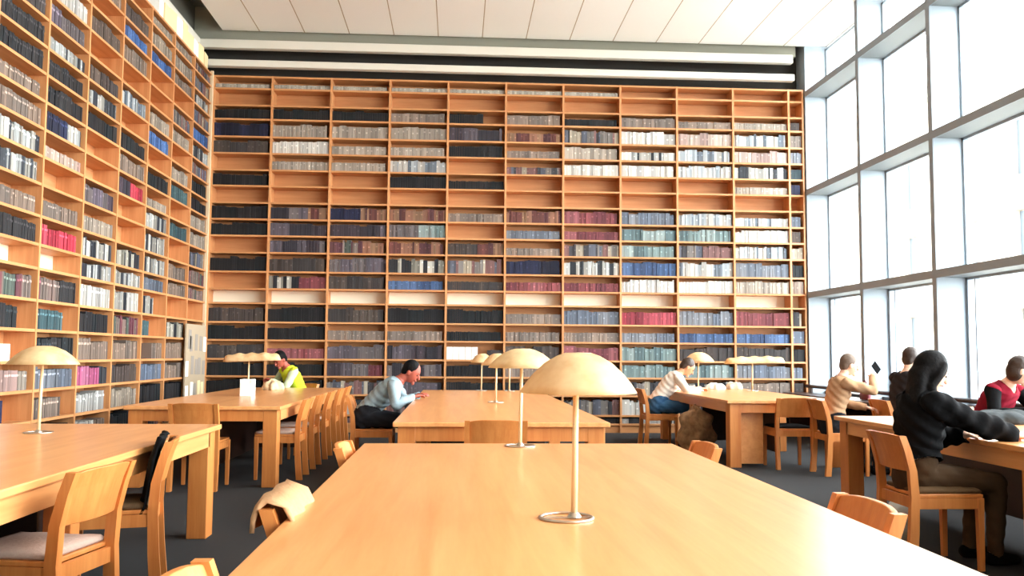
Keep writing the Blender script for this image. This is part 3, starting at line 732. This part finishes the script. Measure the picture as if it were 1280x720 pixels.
r7, hp7 = person('person with short brown hair in red and black top at far side of right table', (8.76, -6.5), 205, REDT, DKJ, SK_LIGHT, HAIRD, lean=.45, neckf=.35, nod=.45, turn=.9, sleeves=BLK, hair='fringe', hands=((-.10, .50, .82), (.16, .48, .80)))

# ---------------------------------------------------------------- small things
def blanket(name, m_, loc, sx, sy, sz, label, cat, seed=1, rz=0, folds=5):
    """a soft heap of cloth: closed, folded surface resting on z=0"""
    rr = random.Random(seed); ph = [rr.uniform(0, 6) for _ in range(6)]
    def fn(p):
        q = p.copy(); a = math.atan2(q.y, q.x); k = 1 + .14 * math.sin(folds * a + ph[0]) + .08 * math.sin(9 * a + ph[1] + q.z * 20)
        q.x *= k; q.y *= k; q.z *= 1 + .22 * math.sin(q.x / sx * 5 + ph[2]) * math.cos(q.y / sy * 4 + ph[3])
        if sz > .3: kk = 1 + .55 * max(0, p.z / sz); q.x *= kk; q.y *= kk; q.x += .03 * math.sin(q.z * 22 + a)
        if q.z < -.35 * sz: q.z = -.35 * sz
        return q
    mb = MB().ell((0, 0, .35 * sz), (sx, sy, sz), None, 40, 22, fn)
    o = mb.build(name, m_, None, smooth=True); o.location = loc; o.rotation_euler = (0, 0, rz); tag(o, label, cat); return o
# black jacket over the back of the second chair on the near left
def drape(prof):
    j = MB(); W_ = 14
    for off in (0, .014):
        for (yy, zz) in prof:
            for i in range(W_ + 1):
                u = -1 + 2 * i / W_; j.v.append(Vector((u * .21, -yy + .008 * math.sin(u * 7 + zz * 9) + (off if yy < .27 else -off), zz + (off if zz > .80 else 0) - .04 * (abs(u) ** 3) * (zz < .6))))
    return j.v
TCV = drape([(.314, .715), (.313, .75), (.305, .782), (.28, .803), (.235, .79), (.212, .75), (.205, .72)])
j = MB()
prof = [(.247, .80), (.236, .795), (.222, .76), (.20, .70), (.185, .62), (.165, .50), (.150, .462)]
base = 0; W_ = 14
for off in (0, .014):
    for (yy, zz) in prof:
        for i in range(W_ + 1):
            u = -1 + 2 * i / W_; j.v.append(Vector((u * .21, -yy + .012 * math.sin(u * 7 + zz * 9) + (off if yy < .26 else -off) * (1 if .2 < zz < .9 else 0), zz + (off if abs(zz - .81) < .02 else 0) - .04 * (abs(u) ** 3) * (zz < .6))))
n1 = W_ + 1; hh = len(prof)
for o_ in (0, 1):
    for r in range(hh - 1):
        for i in range(W_): a = o_ * hh * n1 + r * n1 + i; j.f.append((a, a + 1, a + n1 + 1, a + n1))
for r in (0, hh - 1):
    for i in range(W_): a = r * n1 + i; j.f.append((a, a + 1, a + 1 + hh * n1, a + hh * n1))
for i in (0, W_):
    for r in range(hh - 1): a = r * n1 + i; j.f.append((a, a + n1, a + n1 + hh * n1, a + hh * n1))
j.c = [None] * len(j.f)
jk = j.build('jacket', BLACKF, None, smooth=True); jk.matrix_world = cbl.matrix_basis.copy(); tag(jk, 'black jacket draped over the chair at the near left table', 'jacket')
tc = MB(); tc.v = [Vector((v.x, v.y, v.z)) for v in TCV]; tc.f = list(j.f); tc.c = list(j.c)
tk = tc.build('shawl', CUSHT, None, smooth=True); tk.matrix_world = cfl.matrix_basis.copy(); tag(tk, 'tan shawl draped over the chair left of the foreground table', 'shawl')
PAPER = mat('white_paper', srgb(246, 243, 236), .8); CARD = mat('cream_card', srgb(236, 214, 166), .7); REDP = mat('red_plastic', srgb(180, 60, 44), .4); KRAFT = mat('kraft_paper', srgb(214, 142, 84), .7); REDL = mat('dark_red_leather', srgb(112, 34, 44), .5)
def paper(x, y, z, rz, label, w_=.21, h_=.297, m_=PAPER, t=.0015):
    mb = MB(); N = 6
    for k in (0, 1):
        for i in range(N + 1):
            for q in range(3): mb.v.append(Vector((-w_ / 2 + w_ * q / 2, -h_ / 2 + h_ * i / N, k * t + .004 * (i / N) ** 3)))
    L = (N + 1) * 3
    for k in (0, 1):
        for i in range(N):
            for q in range(2): a = k * L + i * 3 + q; mb.f.append((a, a + 1, a + 4, a + 3))
    for i in range(N):
        for q in (0, 2): a = i * 3 + q; mb.f.append((a, a + 3, a + 3 + L, a + L))
    for i in (0, N):
        for q in range(2): a = i * 3 + q; mb.f.append((a, a + 1, a + 1 + L, a + L))
    mb.c = [None] * len(mb.f); o = mb.build('paper_sheet', m_); o.location = (x, y, z); o.rotation_euler = (0, 0, rz); tag(o, label, 'paper'); return o
def open_book(x, y, z, rz, label, m_=PAPER):
    t = empty('open_book', (x, y, z), rz, label, 'book')
    MB().box(-.155, .155, -.11, .11, 0, .004).build('cover', KRAFT, t)
    for s in (-1, 1):
        mb = MB(); N = 8
        for zt in (0, 1):
            for i in range(N + 1):
                u = i / N; zz = .0045 if not zt else .008 + .014 * math.sin(math.pi * min(1, u * 1.1 + .12)) ** .7 * (1 - .4 * u)
                for yy in (-.105, .105): mb.v.append(Vector((s * u * .15, yy, zz)))
        L = 2 * (N + 1)
        for zt in (0, 1):
            for i in range(N): a = zt * L + 2 * i; mb.f.append((a, a + 1, a + 3, a + 2))
        for i in range(N):
            for q in (0, 1): a = 2 * i + q; mb.f.append((a, a + 2, a + 2 + L, a + L))
        for i in (0, N): a = 2 * i; mb.f.append((a, a + 1, a + 1 + L, a + L))
        mb.c = [None] * len(mb.f); mb.build('page_block', m_, t)
    return t
open_book(7.52, -8.85, .7505, R(-80), 'open book on the right table before the black-haired person')
paper(7.9, -8.7, .7505, R(20), 'white sheet of paper near the middle of the right table')
paper(8.15, -8.4, .7505, R(-35), 'white sheet lying beside the grey coat on the right table')
open_book(8.35, -7.0, .7505, R(20), 'open book with orange-brown cover before the person in red', KRAFT)
blanket('coat', GREYF, (8.12, -7.75, .7505), .26, .17, .075, 'dark grey coat heaped on the right table top', 'coat', 3)
blanket('coat', BLACKF, (7.62, -7.9, .7505), .16, .13, .06, 'small black garment heaped on the right table near its left edge', 'coat', 5)
# red paper cup
c = empty('paper_cup', (8.33, -6.99 - .01, .7505), 0); bpy.data.objects.remove(c)
c = empty('paper_cup', (8.06, -7.05, .7505), 0, 'red and orange paper cup at the far edge of the right table', 'cup')
MB().lathe([(.028, 0), (.040, .105), (.038, .105), (.026, .003)], seg=28, closed=True).build('cup_body', REDP, c, smooth=False)
MB().lathe([(.0415, .1055), (.0415, .112), (.034, .118), (.006, .118)], seg=28).build('lid', CARD, c)
# phone held by the person in the cream coat
ph = MB().box(-.036, .036, -.004, .004, 0, .145).build('phone', BLACKF, None, bevel=.003); ph.location = (8.49, -5.0, 1.09); ph.rotation_euler = (R(20), R(-50), R(10)); tag(ph, 'black phone held up by the person in the cream coat', 'phone')
# brown patterned coat hung at the side of the pale-shirted person's chair
blanket('coat', mat('brown_patterned_fabric', srgb(150, 112, 78), .95, noise=.9, nscale=16, bump=.6), (6.95, -3.25, .0), .19, .15, .42, 'brown patterned coat bundled beside the chair of the person in jeans', 'coat', 9)
# window counter: dark shelf with a raised back rail, on brackets
wc = empty('window_counter', (9.45, -6, 0), 0, 'long dark brown counter with raised rail below the tall windows', 'counter')
MB().box(-.22, .235, -5.6, 5.9, .63, .67).build('countertop', DARKW, wc, bevel=.006)
MB().sweep([(.19, -5.6, .77), (.19, 5.9, .77)], [(.04, .028), (.04, .028)], 14, True).build('rail', DARKW, wc, smooth=True)
for i in range(7):
    MB().box(.175, .205, -5.4 + i * 1.85, -5.36 + i * 1.85, .671, .75).build('rail_post', DARKW, wc)
    MB().box(-.18, .23, -5.42 + i * 1.85, -5.36 + i * 1.85, .0, .629).build('support_panel', DARKW, wc)
MB().box(.2, .23, -5.6, 5.9, .1, .629).build('dark_under_panel', DARKW, wc)
# dark red bag on the counter
bg = empty('handbag', (9.42, -2.65, .6705), R(80), 'dark red handbag on the window counter', 'bag')
mb = MB(); mb.sweep([(0, 0, .008), (0, 0, .06), (0, 0, .13), (0, 0, .17)], [(.15, .06), (.155, .065), (.135, .045), (.11, .02)], 24, False, ref=(1, 0, 0)); mb.build('bag_body', REDL, bg, smooth=True, bevel=.006)
MB().sweep([(-.08, 0, .16), (-.06, 0, .24), (0, 0, .265), (.06, 0, .24), (.08, 0, .16)], [.008] * 5, 10).build('handle', REDL, bg, smooth=True)
# white tote bag on the floor beneath the right table
bt = empty('tote_bag', (7.0, -8.35, 0), R(20), 'white tote bag on the floor by the black-haired person\'s chair', 'bag')
MB().sweep([(0, 0, .006), (0, 0, .1), (.01, 0, .2), (0, 0, .27)], [(.09, .05), (.105, .06), (.095, .045), (.09, .02)], 22, False, ref=(1, 0, 0)).build('bag_body', PAPER, bt, smooth=True)
MB().sweep([(-.05, 0, .26), (-.03, .0, .34), (.03, 0, .34), (.05, 0, .26)], [.006] * 4, 8).build('handle', PAPER, bt, smooth=True)
# things on the left back table
def open_box(name, loc, a, b, h, m_, label, cat, rz=0):
    t = 0.004; mb = MB().box(-a, a, -b, b, 0, t).box(-a, -a + t, -b, b, t, h).box(a - t, a, -b, b, t, h).box(-a + t, a - t, -b, -b + t, t, h * .8).box(-a + t, a - t, b - t, b, t, h)
    o = mb.build(name, m_); o.location = loc; o.rotation_euler = (0, 0, rz); tag(o, label, cat); return o
open_box('magazine_file', (1.56, -3.85, .7505), .065, .10, .19, PAPER, 'white magazine file standing on the left back table', 'magazine file')
blanket('tote_bag', cloth('cream_canvas', (222, 198, 160), .3), (1.52, -2.2, .7505), .13, .10, .10, 'crumpled cream canvas bag on the left back table beside the neon vest', 'bag', 11)
blanket('scarf', cloth('white_knit', (232, 226, 216), .2), (7.8, -1.2, .7505), .14, .08, .07, 'white scarf bundled at the far side of the back right table', 'scarf', 12)
blanket('scarf', PAPER if False else cloth('beige_knit', (206, 190, 170), .3), (8.12, -1.1, .7505), .13, .08, .08, 'beige scarf bundled at the far window corner of the back right table', 'scarf', 14)
# white box files on the lower shelves
def box_file(x, y, z, w_, h_, d_, rz, label, m_=PAPER, grp=None):
    t = empty('box_file', (x, y, z), rz, label, 'box file', grp)
    cs = MB().box(-w_ / 2, w_ / 2, 0, d_, 0, h_).build('case', m_, t, bevel=.002)
    MB().lathe([(.008, 0), (.012, 0), (.012, .003), (.008, .003)], seg=16, closed=True).build('finger_ring', CHROME, cs).matrix_basis = Matrix.Translation((0, -.0005, h_ * .3)) @ Matrix.Rotation(R(90), 4, 'X')
    return t
wx = 4 * BW + .07
for i in range(5):
    box_file(wx + i * .1, .012, ZB[17] + .0005, .094, .2, .17, 0, 'white box file %s from left in the row behind the lamps, back wall' % ordn(i), PAPER, 'white box files on the back wall')
box_file(.001 - .014, -6.3, ZB[17] + .0005, .3, .15, .2, R(90), 'wide white box lying at the left edge on the left wall shelf')
# corner: pale post with pinned notices, poster stand papers
struct(MB().box(-.03, .012, -.05, -.002, .0, 5.75).build('trim_corner', mat('corner_post_paint', srgb(222, 196, 160), .7)))
board = empty('notice_board', (.035, -.52, 0), 0, 'tall pale notice stand with pinned sheets in the left corner', 'notice stand')
MB().box(-.01, .01, -.60, .42, .30, 1.66).build('board', mat('pale_board', srgb(176, 156, 130), .8), board)
MB().box(-.02, .12, -.56, -.53, 0, .30).box(-.02, .12, .36, .39, 0, .30).build('foot', CHROME, board)
rn = random.Random(4)
for i in range(15):
    yy = -.5 + (i % 5) * .2; zz = .55 + (i // 5) * .36
    o = MB().box(.0105, .013, yy - .07, yy + .07, zz, zz + rn.uniform(.2, .29)).build('notice', [PAPER, CARD, mat('grey_print_%d' % i, srgb(150, 140, 130), .8)][rn.choice((0, 1, 2, 2))], board)
    o.rotation_euler = (R(rn.uniform(-3, 3)), 0, 0)
# rolled sheets and bright volumes on top of the left wall shelving near the corner
for i in range(9):
    y = -2.5 + i * .27; 
    o = MB().box(-.14, .14, -.12, .12, 0, rn.uniform(.18, .33)).build('storage_box', CARD if i % 3 else PAPER, None, bevel=.004); o.location = (-.16, y, ZB[0] + .0005); o.rotation_euler = (0, 0, R(rn.uniform(-6, 6)))
    tag(o, '%s box on top of the left wall shelves, %s of nine towards the corner' % ('cream' if i % 3 else 'white', ordn(i)), 'box', 'boxes on top of the left wall shelving')
bpy.context.view_layer.update()
